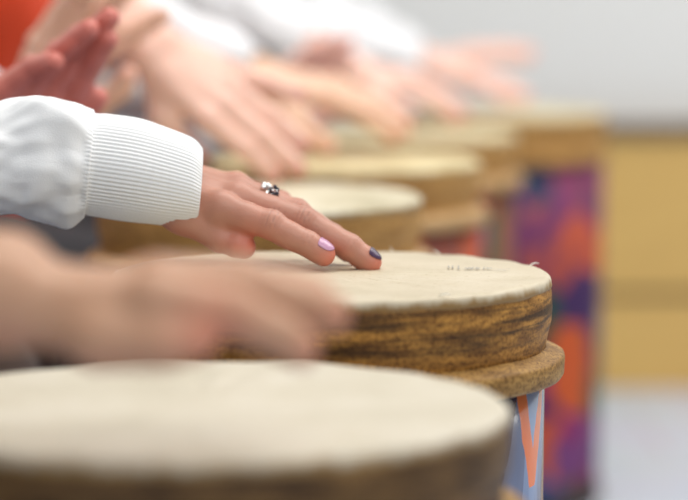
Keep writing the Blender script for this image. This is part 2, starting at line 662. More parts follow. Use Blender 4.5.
# ------------------------------------------------------------------ people
def body_mesh(name, parts):
    vs, qs, rs, cs = [], [], [], []
    off = 0
    for V, Q, r, c in parts:
        vs.append(V); qs.append(Q + off); rs.append(r); cs.append(c)
        off += len(V)
    V = np.concatenate(vs); Q = np.concatenate(qs)
    me = bpy.data.meshes.new(name)
    me.vertices.add(len(V)); me.vertices.foreach_set('co', V.astype(np.float32).ravel())
    me.loops.add(len(Q) * 4); me.loops.foreach_set('vertex_index', Q.astype(np.int32).ravel())
    me.polygons.add(len(Q))
    me.polygons.foreach_set('loop_start', np.arange(0, len(Q) * 4, 4, dtype=np.int32))
    me.polygons.foreach_set('loop_total', np.full(len(Q), 4, np.int32))
    me.polygons.foreach_set('use_smooth', np.ones(len(Q), bool))
    me.update()
    me.validate()
    for nm, a in (('red', rs), ('crease', cs)):
        at = me.attributes.new(nm, 'FLOAT', 'POINT')
        at.data.foreach_set('value', np.concatenate(a).astype(np.float32))
    return me


def sdf_mesh(name, groups, vox, k, noise_amp=0.0, cut=None):
    """groups: list of prims; returns (V,Q,red,crease)"""
    pts = []
    for p in groups:
        if p[0] == 'c':
            m = max(p[3], p[4])
            pts += [np.asarray(p[1]) - m, np.asarray(p[1]) + m, np.asarray(p[2]) - m, np.asarray(p[2]) + m]
        else:
            m = max(p[2])
            pts += [np.asarray(p[1]) - m, np.asarray(p[1]) + m]
    A = np.array(pts, float)

    def F(P):
        d = None
        for p in groups:
            q = prim(P, p)
            d = q if d is None else smin(d, q, k)
        if noise_amp:
            d = d + noise_amp * (np.sin(P[..., 2] * 70 + 3 * np.sin(P[..., 0] * 23 + P[..., 1] * 9)) * 0.6 + np.sin(P[..., 0] * 55 + P[..., 1] * 61 + 2 * np.sin(P[..., 2] * 31)) * 0.4)
        if cut is not None:
            d = np.maximum(d, cut(P))
        return d
    V, Q = surface_nets(F, A.min(0) - 3 * vox, A.max(0) + 3 * vox, vox)
    z = np.zeros(len(V))
    return V, Q, z, z


def catmull(pts, n):
    pts = [np.asarray(p, float) for p in pts]
    out = []
    P = [2 * pts[0] - pts[1]] + pts + [2 * pts[-1] - pts[-2]]
    for i in range(1, len(P) - 2):
        for j in range(n):
            t = j / n
            a, b, c, d = P[i - 1], P[i], P[i + 1], P[i + 2]
            out.append(0.5 * ((2 * b) + (-a + c) * t + (2 * a - 5 * b + 4 * c - d) * t * t + (-a + 3 * b - 3 * c + d) * t ** 3))
    out.append(pts[-1])
    return out


def sleeve(path, rad, n=14, seg=220, cuff=0.0, ribs=46, amp=0.0012, fold=0.003, lip=0.02, base=0, tan0=None):
    """path from cuff end towards shoulder; rad list of (side, up) radii; cuff = length of ribbed part"""
    pr = catmull([np.array(list(p) + list(r)) for p, r in zip(path, rad)], n)
    C = [q[:3] for q in pr]; Rr = [q[3:] for q in pr]
    L = [0]
    for a, b in zip(C[:-1], C[1:]): L.append(L[-1] + np.linalg.norm(b - a))
    rows = []
    N_ = len(C)
    sm = base or 1
    for k in range(N_):
        t = unit(C[min(k + sm, N_ - 1)] - C[max(k - sm, 0)])
        if tan0 is not None:
            q = min(L[k] / 0.10, 1); q = q * q * (3 - 2 * q)
            t = unit(np.asarray(tan0, float) * (1 - q) + t * q)
        sd = unit(np.cross(t, (0, 0, 1)))
        up = np.cross(sd, t)
        row = []
        w = 1 - min(max((L[k] - cuff) / 0.006, 0), 1) if cuff else 0
        # rolled edge at the very end of the cuff, gathered bulge after the ribbing
        end = 1 - 0.05 * math.exp(-L[k] / 0.003)
        sl = L[k] - cuff
        bul = 0.0
        if cuff and sl > 0: bul = 0.006 * math.exp(-((sl - 0.012) / 0.012) ** 2) + 0.003 * (1 - math.exp(-sl / 0.03))
        for i in range(seg):
            a = 2 * math.pi * i / seg
            ca, sa = math.cos(a), math.sin(a)
            rib = amp * w * (0.5 + 0.5 * math.cos(a * ribs)) ** 0.7 if True else 0
            q = Vector((L[k] * 22, ca * 1.6, sa * 1.6))
            f = fold * (1 - w) * (noise.noise(q) + 0.5 * noise.noise(q * 2.3 + Vector((3, 1, 7)))) + fold * 0.35 * w * noise.noise(q * 0.8)
            p = C[k] + (sd * ca * (Rr[k][0] * end + bul + rib + f)) + (up * sa * (Rr[k][1] * end + bul + rib + f))
            row.append(p)
        rows.append(row)
    # inner lining
    t0 = unit(C[1] - C[0])
    inner = []
    for dl, sc in ((lip, 0.86), (0.004, 0.90), (0.0005, 0.94)):
        c = C[0]
        inner.append([c + (p - c) * sc + t0 * dl for p in rows[0]])
    rows = inner + rows
    V = np.array([p for r in rows for p in r])
    Q = []
    for k in range(len(rows) - 1):
        for i in range(seg):
            j = (i + 1) % seg
            Q.append((k * seg + i, k * seg + j, (k + 1) * seg + j, (k + 1) * seg + i))
    z = np.zeros(len(V))
    return V, np.array(Q), z, z


def elbow_ik(sh, wr, pole, up=0.28, fo=0.255):
    sh = np.asarray(sh, float); wr = np.asarray(wr, float)
    d = wr - sh; D = np.linalg.norm(d)
    if D > (up + fo) * 0.995:
        return sh + d * up / (up + fo)
    a = (up * up - fo * fo + D * D) / (2 * D)
    h = math.sqrt(max(up * up - a * a, 0))
    u = d / D
    p = np.asarray(pole, float); p = unit(p - u * (p @ u))
    return sh + u * a + p * h


def seated(cx, cy, arms, lean=0.04):
    """prims of a person sitting at (cx, cy) facing +x; arms: list of (shoulder, elbow)"""
    hip = np.array([cx - 0.03, cy, 0.56]); ch = np.array([cx + lean, cy, 0.90]); nk = np.array([cx + lean + .01, cy, 1.08])
    P = dict()
    P['torso'] = [('e', hip, (0.125, 0.165, 0.13)), ('e', (hip + ch) / 2, (0.105, 0.14, 0.20)), ('e', ch, (0.115, 0.155, 0.17)),
                  ('c', (cx + lean - .01, cy - 0.125, 1.01), (cx + lean - .01, cy + 0.125, 1.01), 0.058, 0.058)]
    P['neck'] = [('c', nk - (0.01, 0, 0.06), nk + (0.012, 0, 0.06), 0.056, 0.052)]
    h = nk + np.array([0.035, 0, 0.16])
    P['head'] = [('e', h + (-0.015, 0, 0.02), (0.095, 0.074, 0.100)), ('e', h + (0.025, 0, -0.045), (0.062, 0.055, 0.072)),
                 ('c', h + (0.088, 0, 0.012), h + (0.105, 0, -0.022), 0.008, 0.013),      # nose
                 ('c', h + (0.082, -0.018, -0.060), h + (0.082, 0.018, -0.060), 0.009, 0.009),   # lips
                 ('e', h + (0.070, 0, -0.098), (0.02, 0.022, 0.016)),                    # chin
                 ('e', h + (-0.005, 0.078, -0.008), (0.018, 0.009, 0.030)), ('e', h + (-0.005, -0.078, -0.008), (0.018, 0.009, 0.030)),
                 ('c', h + (0.072, -0.036, 0.034), h + (0.072, 0.036, 0.034), 0.012, 0.012)]
    P['h'] = h
    P['legs'] = []
    for sg in (-1, 1):
        a = np.array([cx - 0.02, cy + sg * 0.085, 0.53]); kn = np.array([cx + 0.255, cy + sg * 0.10, 0.50]); an = np.array([cx + 0.16, cy + sg * 0.10, 0.10])
        P['legs'] += [('c', a, kn, 0.082, 0.058), ('c', kn, an, 0.055, 0.038)]
    P['arms'] = [('c', s, e, 0.040, 0.031) for s, e in arms]
    return P


def grow(prims, r):
    out = []
    for p in prims:
        if p[0] == 'c': out.append(('c', p[1], p[2], p[3] + r, p[4] + r))
        else: out.append(('e', p[1], tuple(x + r for x in p[2])))
    return out


def feet(cx, cy):
    out = []
    for sg in (-1, 1):
        a = np.array([cx + 0.14, cy + sg * 0.10, 0.05])
        out += [('e', a + (0.03, 0, -0.005), (0.075, 0.040, 0.042)), ('e', a + (0.11, 0, -0.015), (0.080, 0.044, 0.032))]
    return out


SHOE = plain('shoe_leather', (0.03, 0.03, 0.035), 0.6)
TROUSER = {}


def person(name, cx, cy, hands, skin, shirt, trousers, hair, label, sleeves=None, vest=None, short=(True, True), custom_sleeve=None, lean=0.04, pull=0.012):
    """hands: list of (Hand, shoulder, elbow, detail)"""
    cy_ = cy
    arms = [(s, e) for _, s, e, _ in hands]
    S = seated(cx, cy_, arms, lean)
    skinp = S['torso'] + S['neck'] + S['head'] + S['arms'] + S['legs']
    parts = [sdf_mesh('b', skinp, 0.008, 0.02)]
    for H, s_, e_, det in hands:
        parts.append(H.build(det))
    o = link(name, body_mesh('person_body', parts), skin)
    tag(o, label, 'person', 'people drumming in a row')
    # shirt
    tp = grow(S['torso'], 0.013)
    neck = S['neck'][0]
    cut = lambda P: np.maximum(P[..., 2] - 1.085, 0.505 - P[..., 2])
    sp_ = [sdf_mesh('s', tp + [('c', s, (np.asarray(s) * (1 - .55) + np.asarray(e) * .55) if sh else e, 0.068, 0.056) for (s, e), sh in zip(arms, short)], 0.008, 0.03, 0.0025, cut)]
    for (H, s_, e_, det), sh, cs in zip(hands, short, custom_sleeve or [None, None]):
        if cs is not None:
            sp_.append(cs)
        elif not sh:
            wr = H.o + H.M @ (H.fd * pull)
            e_ = np.asarray(e_); 
            pth = [wr, wr * .7 + e_ * .3, wr * .35 + e_ * .65, e_, e_ * .55 + np.asarray(s_) * .45]
            rr = [(0.038, 0.034), (0.044, 0.042), (0.052, 0.052), (0.058, 0.058), (0.060, 0.060)]
            sp_.append(sleeve(pth, rr, n=8, seg=72, fold=0.008))
    link('shirt', body_mesh('shirt', sp_), shirt, o)
    if vest is not None:
        link('vest', body_mesh('vest', [sdf_mesh('v', grow(S['torso'], 0.024), 0.01, 0.03, 0.002, lambda P: np.maximum(np.maximum(P[..., 2] - 1.07, 0.52 - P[..., 2]), -1))]), vest, o)
    link('trousers', body_mesh('trousers', [sdf_mesh('t', grow(S['legs'], 0.012) + [('e', (cx - 0.03, cy, 0.56), (0.133, 0.172, 0.12))], 0.010, 0.03, 0.002,
                                                     lambda P: P[..., 2] - 0.64)]), trousers, o)
    sh_ = sdf_mesh('f', feet(cx, cy), 0.006, 0.02, 0, lambda P: 0.004 - P[..., 2])
    link('shoes', body_mesh('shoes', [sh_]), SHOE, o)
    h = S['h']
    hp = [('e', h + (-0.025, 0, 0.032), (0.098, 0.084, 0.102)), ('c', h + (-0.075, 0, 0), h + (-0.095, 0, -0.13), 0.06, 0.035)]
    link('hair', body_mesh('hair', [sdf_mesh('h', hp, 0.006, 0.02, 0.0015, lambda P: (P[..., 0] - (h[0] + 0.055)) - 0.3 * (P[..., 2] - h[2] - .05))]), hair, o)
    for sg in (-1, 1):
        e = mesh_ball('eye', h + (0.070, sg * 0.030, 0.015), 0.0125)
        link('eye', e, EYE, o)
    return o


def mesh_ball(name, c, r):
    bm = bmesh.new()
    bmesh.ops.create_uvsphere(bm, u_segments=16, v_segments=10, radius=r)
    bmesh.ops.translate(bm, vec=tuple(c), verts=bm.verts)
    return bm_mesh(name, bm, True)


EYE = plain('eye_dark', (0.05, 0.035, 0.025), 0.1)

# ------------------------------------------------------------------ setting
WALLY = 4.90
m_floor, nt, b = mat('floor_vinyl')
v = coords(nt)
n1 = noise_n(nt, v, 3.0, 4)
w = nt.nodes.new('ShaderNodeTexBrick')
w.inputs['Scale'].default_value = 1.0
w.inputs['Color1'].default_value = (0.55, 0.62, 0.74, 1)
w.inputs['Color2'].default_value = (0.58, 0.65, 0.76, 1)
w.inputs['Mortar'].default_value = (0.5, 0.5, 0.56, 1)
w.inputs['Mortar Size'].default_value = 0.006
w.inputs['Brick Width'].default_value = 0.6
w.inputs['Row Height'].default_value = 0.6
nt.links.new(v, w.inputs['Vector'])
c = mixc(nt, 0.25, w.outputs['Color'], n1.outputs['Color'], 'OVERLAY')
nt.links.new(c, b.inputs['Base Color'])
b.inputs['Roughness'].default_value = 0.35
bm = bmesh.new()
bevel_box(bm, (0, 3.0, -0.05), (12, 12, 0.1), 0.005)
tag(link('floor', bm_mesh('floor', bm), m_floor), kind='structure')

m_wall, nt, b = mat('painted_wall')
n1 = noise_n(nt, coords(nt), 60, 3)
c = mixc(nt, n1.outputs[0], (0.74, 0.73, 0.69), (0.78, 0.77, 0.73))
nt.links.new(c, b.inputs['Base Color'])
b.inputs['Roughness'].default_value = 0.7
bump(nt, b, n1.outputs[0], 0.1, 0.002)
bm = bmesh.new()
bevel_box(bm, (0, WALLY + 0.16, 1.5), (12, 0.2, 3.0), 0.005)
tag(link('wall_back', bm_mesh('wall_back', bm), m_wall), kind='structure')


def wood_panel(name, a, d):
    m, nt, b = mat(name)
    n1 = noise_n(nt, coords(nt, (0.5, 6, 9)), 5, 5, 0.6)
    r1 = ramp(nt, [(0.3, d), (0.7, a)])
    nt.links.new(n1.outputs[0], r1.inputs[0])
    nt.links.new(r1.outputs[0], b.inputs['Base Color'])
    b.inputs['Roughness'].default_value = 0.5
    return m


m_panel = wood_panel('blond_wood', (0.70, 0.45, 0.135), (0.58, 0.355, 0.10))
m_gap = wood_panel('painted_gap_shade', (0.17, 0.10, 0.045), (0.10, 0.06, 0.03))  # dark brown painted in for the shade of the gaps around the boards
zt = W(640, 135, WALLY).z
zl = W(640, 297, WALLY).z
bm = bmesh.new()
bevel_box(bm, (0, WALLY + 0.03, (zl + zt) / 2 + 0.006), (12, 0.06, zt - zl - 0.012), 0.004)
bevel_box(bm, (0, WALLY + 0.03, zl / 2 - 0.003), (12, 0.06, zl - 0.006), 0.004)
tag(link('trim_1', bm_mesh('trim_1', bm), m_panel), kind='structure')
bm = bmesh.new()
bevel_box(bm, (0, WALLY + 0.028, zt + 0.010), (12, 0.085, 0.030), 0.003)  # strip standing in for the dark gap above the upper board
tag(link('gap_strip_upper', bm_mesh('gap_strip_upper', bm), m_gap), kind='structure')
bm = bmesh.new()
bevel_box(bm, (0, WALLY + 0.038, zl), (12, 0.05, 0.014), 0.003)  # filler between the boards; the gap's darkness is put into its colour
tag(link('gap_strip_lower', bm_mesh('gap_strip_lower', bm), m_gap), kind='structure')

# ------------------------------------------------------------------ drums
HEADZ = 0.660


def drum(loc, Rh, headz, label, hm, wm, fm, sm, seed=0, flange=0.0105, loose=0.0):
    x, y = loc
    root = bpy.data.objects.new('hand_drum', None)
    COL.objects.link(root)
    root.location = (x, y, 0)
    tag(root, label, 'drum', 'hand drums in a row')
    # drumhead: flat skin, rounded over the rim and tucked down the side
    rim = 0.0045
    prof = [(0, 0)] + [((Rh - rim) * t, 0) for t in (0.3, 0.6, 0.8, 0.9, 0.97, 1.0)]
    for k in range(1, 7):
        a = math.pi / 2 * k / 6
        prof.append((Rh - rim + rim * math.sin(a), -rim + rim * math.cos(a)))
    prof += [(Rh + 0.0004, -0.0075), (Rh - 0.0012, -0.0095)]
    me = lathe('drumhead', prof, 160, 0.0012, 0.0012, seed)
    link('drumhead', me, hm, root, (0, 0, headz))
    # hoop
    prof = [(Rh - 0.006, -0.004), (Rh - 0.0012, -0.0065), (Rh - 0.0002, -0.012), (Rh + 0.0002, -0.024), (Rh - 0.0008, -0.034),
            (Rh - 0.0028, -0.0425), (Rh - 0.0042, -0.050), (Rh - 0.0040, -0.056), (Rh - 0.012, -0.058), (Rh - 0.012, -0.005)]
    link('hoop', lathe('hoop', prof, 160, 0.0012, 0.0, seed + 3, True), wm, root, (0, 0, headz))
    # flange ring
    fo = Rh + flange
    prof = [(Rh - 0.0065, -0.0525), (Rh - 0.002, -0.0540), (fo - 0.0025, -0.0580), (fo - 0.0006, -0.0592), (fo, -0.062), (fo - 0.0004, -0.0725), (fo - 0.0022, -0.0752),
            (Rh - 0.004, -0.0765), (Rh - 0.012, -0.0765), (Rh - 0.012, -0.053)]
    link('flange_ring', lathe('flange_ring', prof, 160, 0.0008, 0.0004, seed + 5, True), fm, root, (0, 0, headz))
    # shell
    Rb = Rh - 0.0045
    zt_ = headz - 0.070
    prof = [(Rb - 0.006, zt_), (Rb, zt_), (Rb - 0.001, zt_ * .6), (Rb - 0.003, 0.10), (Rb - 0.003, 0.055), (Rb - 0.009, 0.052), (Rb - 0.009, zt_ * .6)]
    link('shell', lathe('shell', prof, 128, 0, 0, 0, True), sm, root)
    # foot ring with three feet
    prof = [(Rb - 0.002, 0.060), (Rb + 0.002, 0.056), (Rb + 0.002, 0.034), (Rb - 0.003, 0.030), (Rb - 0.012, 0.030), (Rb - 0.012, 0.060)]
    link('base_ring', lathe('base_ring', prof, 96, 0, 0, 0, True), BLACKP, root)
    for k in range(3):
        a = 2 * math.pi * k / 3 + seed
        bm = bmesh.new()
        bmesh.ops.create_cone(bm, cap_ends=True, segments=24, radius1=0.020, radius2=0.016, depth=0.034)
        bmesh.ops.translate(bm, vec=((Rb - 0.02) * math.cos(a), (Rb - 0.02) * math.sin(a), 0.017), verts=bm.verts)
        link('foot', bm_mesh('foot', bm, False), BLACKP, root)
    return root


BLACKP = plain('black_rubber', (0.02, 0.02, 0.02), 0.6)
hc = (0.78, 0.69, 0.51)
H1 = head_mat('drum_skin_1', (0.60, 0.54, 0.42), 0.25, 2)
H2 = head_mat('drum_skin_2', (0.57, 0.49, 0.35), 0.3, 0)
H3 = head_mat('drum_skin_3', (0.60, 0.54, 0.38), 1.0, 5)
H4 = head_mat('drum_skin_4', (0.66, 0.55, 0.30), 0.9, 9)
H5 = head_mat('drum_skin_5', (0.66, 0.57, 0.34), 0.8, 13)
wa, wd = (0.52, 0.25, 0.05), (0.20, 0.085, 0.016)
W1 = wood_mat('hoop_wood_1', (0.22, 0.12, 0.04), (0.07, 0.035, 0.012), amt=0.5, seed=3)
W2 = wood_mat('hoop_wood_2', wa, wd, seed=0)
W4 = wood_mat('hoop_wood_3', (0.56, 0.31, 0.09), (0.38, 0.19, 0.05), streak=(0.2, 0.11, 0.04), amt=0.5, seed=6)
F2 = wood_mat('flange_wood_1', (0.46, 0.26, 0.075), (0.25, 0.125, 0.03), amt=0.3, seed=1)
F4 = wood_mat('flange_wood_2', (0.58, 0.37, 0.17), (0.45, 0.27, 0.11), amt=0.0, seed=4)
navy, blue, orange, green, mag, purp, teal, white, red_ = (0.010, 0.014, 0.07), (0.04, 0.08, 0.22), (0.50, 0.085, 0.02), (0.015, 0.065, 0.035), (0.22, 0.022, 0.10), (0.06, 0.02, 0.08), (0.02, 0.10, 0.13), (0.4, 0.42, 0.5), (0.4, 0.04, 0.03)
S1 = shell_mat('print_blue_orange', [blue, (0.14, 0.18, 0.30), (0.10, 0.13, 0.24), navy, (0.22, 0.29, 0.46), (0.12, 0.16, 0.28), (0.08, 0.08, 0.14)], 55.3, 24, 0.28, 0.2, accent=(R(-23), 0.515))
S3 = shell_mat('print_dark_blue', [navy, teal, orange, purp, blue, red_], 4.0, 16)
S4 = shell_mat('print_orange_teal', [orange, teal, orange, navy, orange, mag], 8.3, 18, gloss=0.6)
S5 = shell_mat('print_green_magenta', [teal, mag, purp, green, orange, navy], 11.2, 16, gloss=0.6)
S6 = shell_mat('print_multicolour', [navy, orange, mag, green, orange, purp, blue, navy], 46.23, 13, 0.75, 0.6, zoff=0.12)


def cx_(px, Y): return W(px, 200, Y).x


DR = {
    1: (cx_(196, 1.30), 1.283, 0.179, 0.6370),
    2: (cx_(331, 1.718), 1.710, 0.1655, HEADZ - 0.001),
    3: (cx_(260, 2.33), 2.33, 0.165, HEADZ),
    4: (cx_(345, 2.80), 2.80, 0.165, HEADZ),
    5: (cx_(402, 3.30), 3.30, 0.165, HEADZ),
    6: (cx_(503, 3.72), 3.72, 0.166, HEADZ + 0.006),
}
d1 = drum(DR[1][:2], DR[1][2], DR[1][3], 'out-of-focus drum nearest the camera with broad cream head and dark hoop', H1, W1, F2, S1, 11)
d2 = drum(DR[2][:2], DR[2][2], DR[2][3], 'sharply focused drum with streaked brown hoop, touched by the ringed hand', H2, W2, F2, S1, 0)
drum(DR[3][:2], DR[3][2], DR[3][3], 'drum right behind the sharp one with a pale blotchy worn head', H3, W4, F4, S3, 23)
drum(DR[4][:2], DR[4][2], DR[4][3], 'third blurred drum back with yellowish head and orange and teal shell under its flange', H4, W4, F4, S4, 31)
drum(DR[5][:2], DR[5][2], DR[5][3], 'blurred drum with green and magenta shell, second from the far end of the row', H5, W4, F4, S5, 44)
d6 = drum(DR[6][:2], DR[6][2], DR[6][3], 'farthest drum at right end, tall shell printed navy, orange, green and purple', H5, W4, W4, S6, 57, flange=0.003)

d6.rotation_euler.z = R(31)
d1.rotation_euler.x = R(-1.5)      # players tip the drums slightly
d2.rotation_euler.x = R(-0.7)

# frayed fibres on the rim and the faint handwritten mark on the focused head
FIB = plain('fibre', (0.85, 0.82, 0.72), 0.8)
ox, oy, _, _ = DR[2]


def on_head(px, py, lift=0.0):
    # point of the head plane seen at (px, py)
    u, v_ = (px - 344) / FPX, -(py - 250) / FPX
    d = Vector((u, cp + v_ * sp, -sp + v_ * cp))
    t = (HEADZ + lift - CAMZ) / d.z
    return Vector((0, 0, CAMZ)) + d * t


for a, bnd in ((R(72), 0.5), (R(57), 1.2), (R(17), 0.2), (R(-62), 0.8)):
    p0 = Vector((ox + 0.160 * math.cos(a), oy + 0.160 * math.sin(a), HEADZ - 0.001))
    out = Vector((math.cos(a + bnd), math.sin(a + bnd), 0))
    pts = [p0, p0 + out * 0.003 + Vector((0, 0, 0.0016)), p0 + out * 0.0065 + Vector((0, 0, 0.0022)), p0 + out * 0.009 + Vector((0, 0, 0.0012))]
    me = tube_mesh('fibre', [q - Vector((ox, oy, 0)) for q in pts], 0.0005, 6, [1, 1, 0.8, 0.4])
    link('frayed_fibre', me, FIB, d2)
INK = plain('faded_ink', (0.34, 0.32, 0.28), 0.6)
strokes = []
for x in (449, 453): strokes.append([(x, 266), (x + 0.4, 269)])
strokes.append([(459, 266), (459.3, 270.5)])
strokes.append([(466, 268), (468, 270), (470, 268), (472, 270), (474, 267.5)])
strokes.append([(476, 268.3), (478, 269.8), (480.5, 268.6), (478, 267.8), (477, 269), (480, 270)])
strokes.append([(484, 270), (485, 267.8), (488, 268.2), (488.5, 269.8), (491, 268.4), (493, 269.8)])
strokes.append([(494, 269.4), (500, 270.2), (508, 269.6), (511, 270.4)])
strokes.append([(498, 271.2), (503, 271.0), (507, 271.8)])
bmI = bmesh.new()
for st in strokes:
    P = [on_head(a, b_, 0.0003) - Vector((ox, oy, 0)) for a, b_ in st]
    for p, q in zip(P[:-1], P[1:]):
        t = (q - p).normalized(); s_ = t.cross(Vector((0, 0, 1))).normalized() * 0.00045
        vs = [bmI.verts.new(k) for k in (p + s_, q + s_, q - s_, p - s_)]
        bmI.faces.new(vs)
tag(link('handwriting', bm_mesh('handwriting', bmI), INK, d2), 'faint grey handwritten marks')

# ------------------------------------------------------------------ people
SK1 = skin_mat('skin_tan', (0.54, 0.31, 0.19), (0.62, 0.22, 0.13), (0.45, 0.23, 0.13))
SK2 = skin_mat('skin_rosy_brown', (0.54, 0.26, 0.18), (0.62, 0.17, 0.11), (0.40, 0.19, 0.13))
SK3 = skin_mat('skin_pale', (0.84, 0.55, 0.44), (0.60, 0.18, 0.14), (0.78, 0.48, 0.38))
SK4 = skin_mat('skin_golden', (0.80, 0.53, 0.38), (0.76, 0.40, 0.30), (0.72, 0.45, 0.31))
SK5 = skin_mat('skin_pink', (0.88, 0.57, 0.47), (0.84, 0.40, 0.35), (0.82, 0.53, 0.43))
WHITE = cloth_mat('white_knit', (0.84, 0.84, 0.83), (0.80, 0.81, 0.82))
WHITE2 = cloth_mat('white_cotton', (0.82, 0.81, 0.81), (0.76, 0.77, 0.79))
REDC = cloth_mat('red_cotton', (0.75, 0.07, 0.02))
TAUPE = cloth_mat('taupe_cotton', (0.27, 0.21, 0.18))
TEAL = cloth_mat('teal_cotton', (0.05, 0.2, 0.22))
DENIM = cloth_mat('blue_denim', (0.06, 0.09, 0.16))
BROWNC = cloth_mat('brown_cotton', (0.10, 0.065, 0.05))
DARKC = cloth_mat('dark_cotton', (0.05, 0.05, 0.055))
HAIRB = cloth_mat('dark_hair', (0.03, 0.018, 0.012))
HAIRL = cloth_mat('brown_hair', (0.16, 0.09, 0.04))

RELAX = ((12, 14, 8), (12, 14, 8), (14, 16, 8), (16, 18, 8))
FLAT = ((4, 8, 4), (4, 8, 4), (6, 8, 4), (8, 10, 4))


TXO = {1: 0.63, 2: 0.66, 3: 0.54, 4: 0.52, 5: 0.53, 6: 0.52}
PY = {1: 1.12, 2: 1.74, 3: 2.28, 4: 2.86, 5: 3.36, 6: 3.88}


def tx(n): return DR[n][0] - TXO[n]


def shoulders(n, cy=None, lean=0.04):
    cy = PY[n]
    x = tx(n) + lean - 0.005
    return np.array([x, cy - 0.165, 1.005]), np.array([x, cy + 0.165, 1.005])


def rest_hand(n, sgn, sh, cy):
    """hand resting on the thigh, out of the picture"""
    w_ = np.array([tx(n) + 0.13, cy + sgn * -0.10, 0.625])
    e_ = elbow_ik(sh, w_, (-0.6, sgn * -0.8, -0.2))
    return Hand(sgn, w_, (1, 0, -0.12), (0.1, 0, 1), e_, ((6, 18, 12),) * 4, vox=0.003), sh, e_, False


PEOPLE = {}

# --- ringed hand (in focus): left hand of the sweater wearer
sr, sl = shoulders(2)
wr = W(122, 165, 1.79)
eb = W(-95, 154, 1.745)
HB = Hand(-1, wr, (0.92, -0.22, -0.25), (0.25, -0.27, 1.0), eb,
          ((3, 8, 4), (3, 10, 7), (5, 13, 9), (6, 20, 10)), ab=(0, 0, -2, -6),
          thumb=((0.86, 0.20, -0.16), (0.92, 0.0, -0.25), (0.97, -0.08, -0.05)), tfat=0.92, size=1.08, vox=0.0011, fore=0.11,
          fat=1.12, flen=((0.88, 1.12, 1.08), (1.08, 1.28, 1.28), (1.0, 1.15, 1.15), 1.0))
cuffpts = [(199, 187, 1.768, 40), (184, 181, 1.766, 45), (140, 172, 1.762, 50), (100, 166, 1.76, 52), (86, 164, 1.758, 52),
           (42, 156, 1.755, 60), (0, 161, 1.75, 52), (-60, 158, 1.745, 50)]
cpth = [np.array(W(a, b_, Y)) for a, b_, Y, _ in cuffpts]
crad = [(h * Y / FPX * (1.45, 1.32, 1.1, 1.0, 1.0, 1.0, 1.0, 1.0)[i], h * Y / FPX) for i, (_, _, Y, h) in enumerate(cuffpts)]
cpth.append(np.asarray(eb)); crad.append((0.045, 0.045))
cpth.append(np.asarray(eb) * .5 + sl * .5); crad.append((0.055, 0.055))
cpth.append(np.asarray(eb) * .1 + sl * .9); crad.append((0.06, 0.06))
cuff_sleeve = sleeve(cpth, crad, n=16, seg=520, cuff=0.086, ribs=76, amp=0.0007, fold=0.0075, base=30, tan0=(-1, -0.10, 0.10))
PEOPLE[2] = person('person', tx(2), PY[2], [rest_hand(2, 1, sr, PY[2]), (HB, sl, np.array(eb), True)], SK2, WHITE, DENIM, HAIRB,
                   'person in white ribbed-cuff sweater, hand with silver ring and purple nails on the sharp drum',
                   short=(False, False), custom_sleeve=[None, cuff_sleeve])

# nails and the ring on the focused hand
POL = plain('lilac_polish', (0.50, 0.27, 0.40), 0.15)
POLD = plain('chipped_dark_polish', (0.05, 0.02, 0.06), 0.2)
NAIL = plain('bare_nail', (0.72, 0.42, 0.36), 0.25)


def nail(H, fi, m, name='fingernail', lab=None, x0=0.22, x1=0.92, wid=0.98, lift=0.0005, ang=R(58), shift=0.0, parent=None):
    pts = H.joints[fi]; n = H.normals[fi][2]
    a, b_ = pts[2], pts[3]
    ax = unit(b_ - a); lt = np.cross(n, ax)
    k = 0.001 * H.size
    rad = FING[fi][2]
    L = np.linalg.norm(b_ - a)
    vs, fs = [], []
    nu, nv = 14, 12
    P = []
    for i in range(nu + 1):
        t = i / nu
        for j in range(nv + 1):
            u = 2 * j / nv - 1
            th = ang * u * wid
            # rounded ends
            tt = x0 + (x1 - x0) * t
            edge = 1 - u * u
            tl = x0 + 0.10 * (1 - math.sqrt(max(edge, 0)))
            th_ = x1 - 0.26 * (1 - math.sqrt(max(edge, 0)))
            tt = tl + (th_ - tl) * t
            r = (rad[2] + (rad[3] - rad[2]) * min(tt, 1)) * k
            dirv = n * math.cos(th) + lt * math.sin(th)
            p = a + ax * L * tt + dirv * r * 0.3
            # march to surface
            P.append((p, dirv))
    pp = np.array([q[0] for q in P], np.float32); dd = np.array([q[1] for q in P], np.float32)
    for _ in range(40):
        d = H.sdf(pp)
        pp = pp - dd * np.clip(d * 0.8, -0.002, 0.002)[:, None]
    pp = pp + dd * lift
    VW = pp @ H.M.T + H.o
    w_ = nv + 1
    for i in range(nu):
        for j in range(nv):
            fs.append((i * w_ + j, (i + 1) * w_ + j, (i + 1) * w_ + j + 1, i * w_ + j + 1))
    me = mesh_from('fingernail', VW, fs)
    o = link(name, me, m, parent)
    md = o.modifiers.new('s', 'SOLIDIFY'); md.thickness = 0.0007; md.offset = 0
    if lab: o['label'] = lab
    return o


P2 = PEOPLE[2]
nail(HB, 0, POL, lab='fingernail with chipped lilac polish', parent=P2, x0=.3, x1=.9, wid=.85)
nail(HB, 1, POLD, lab='fingernail with dark chipped polish', parent=P2, x0=0.50, x1=.92, wid=.7)
nail(HB, 2, POL, lab='fingernail with lilac polish', parent=P2)
nail(HB, 3, POL, parent=P2)

# ring: silver band with a knot of beads and leaves on the ring finger
SILVER = plain('silver', (0.85, 0.85, 0.83), 0.18, 1.0, 0.03)
DARKS = plain('blackened_silver', (0.05, 0.055, 0.075), 0.25, 0.8)


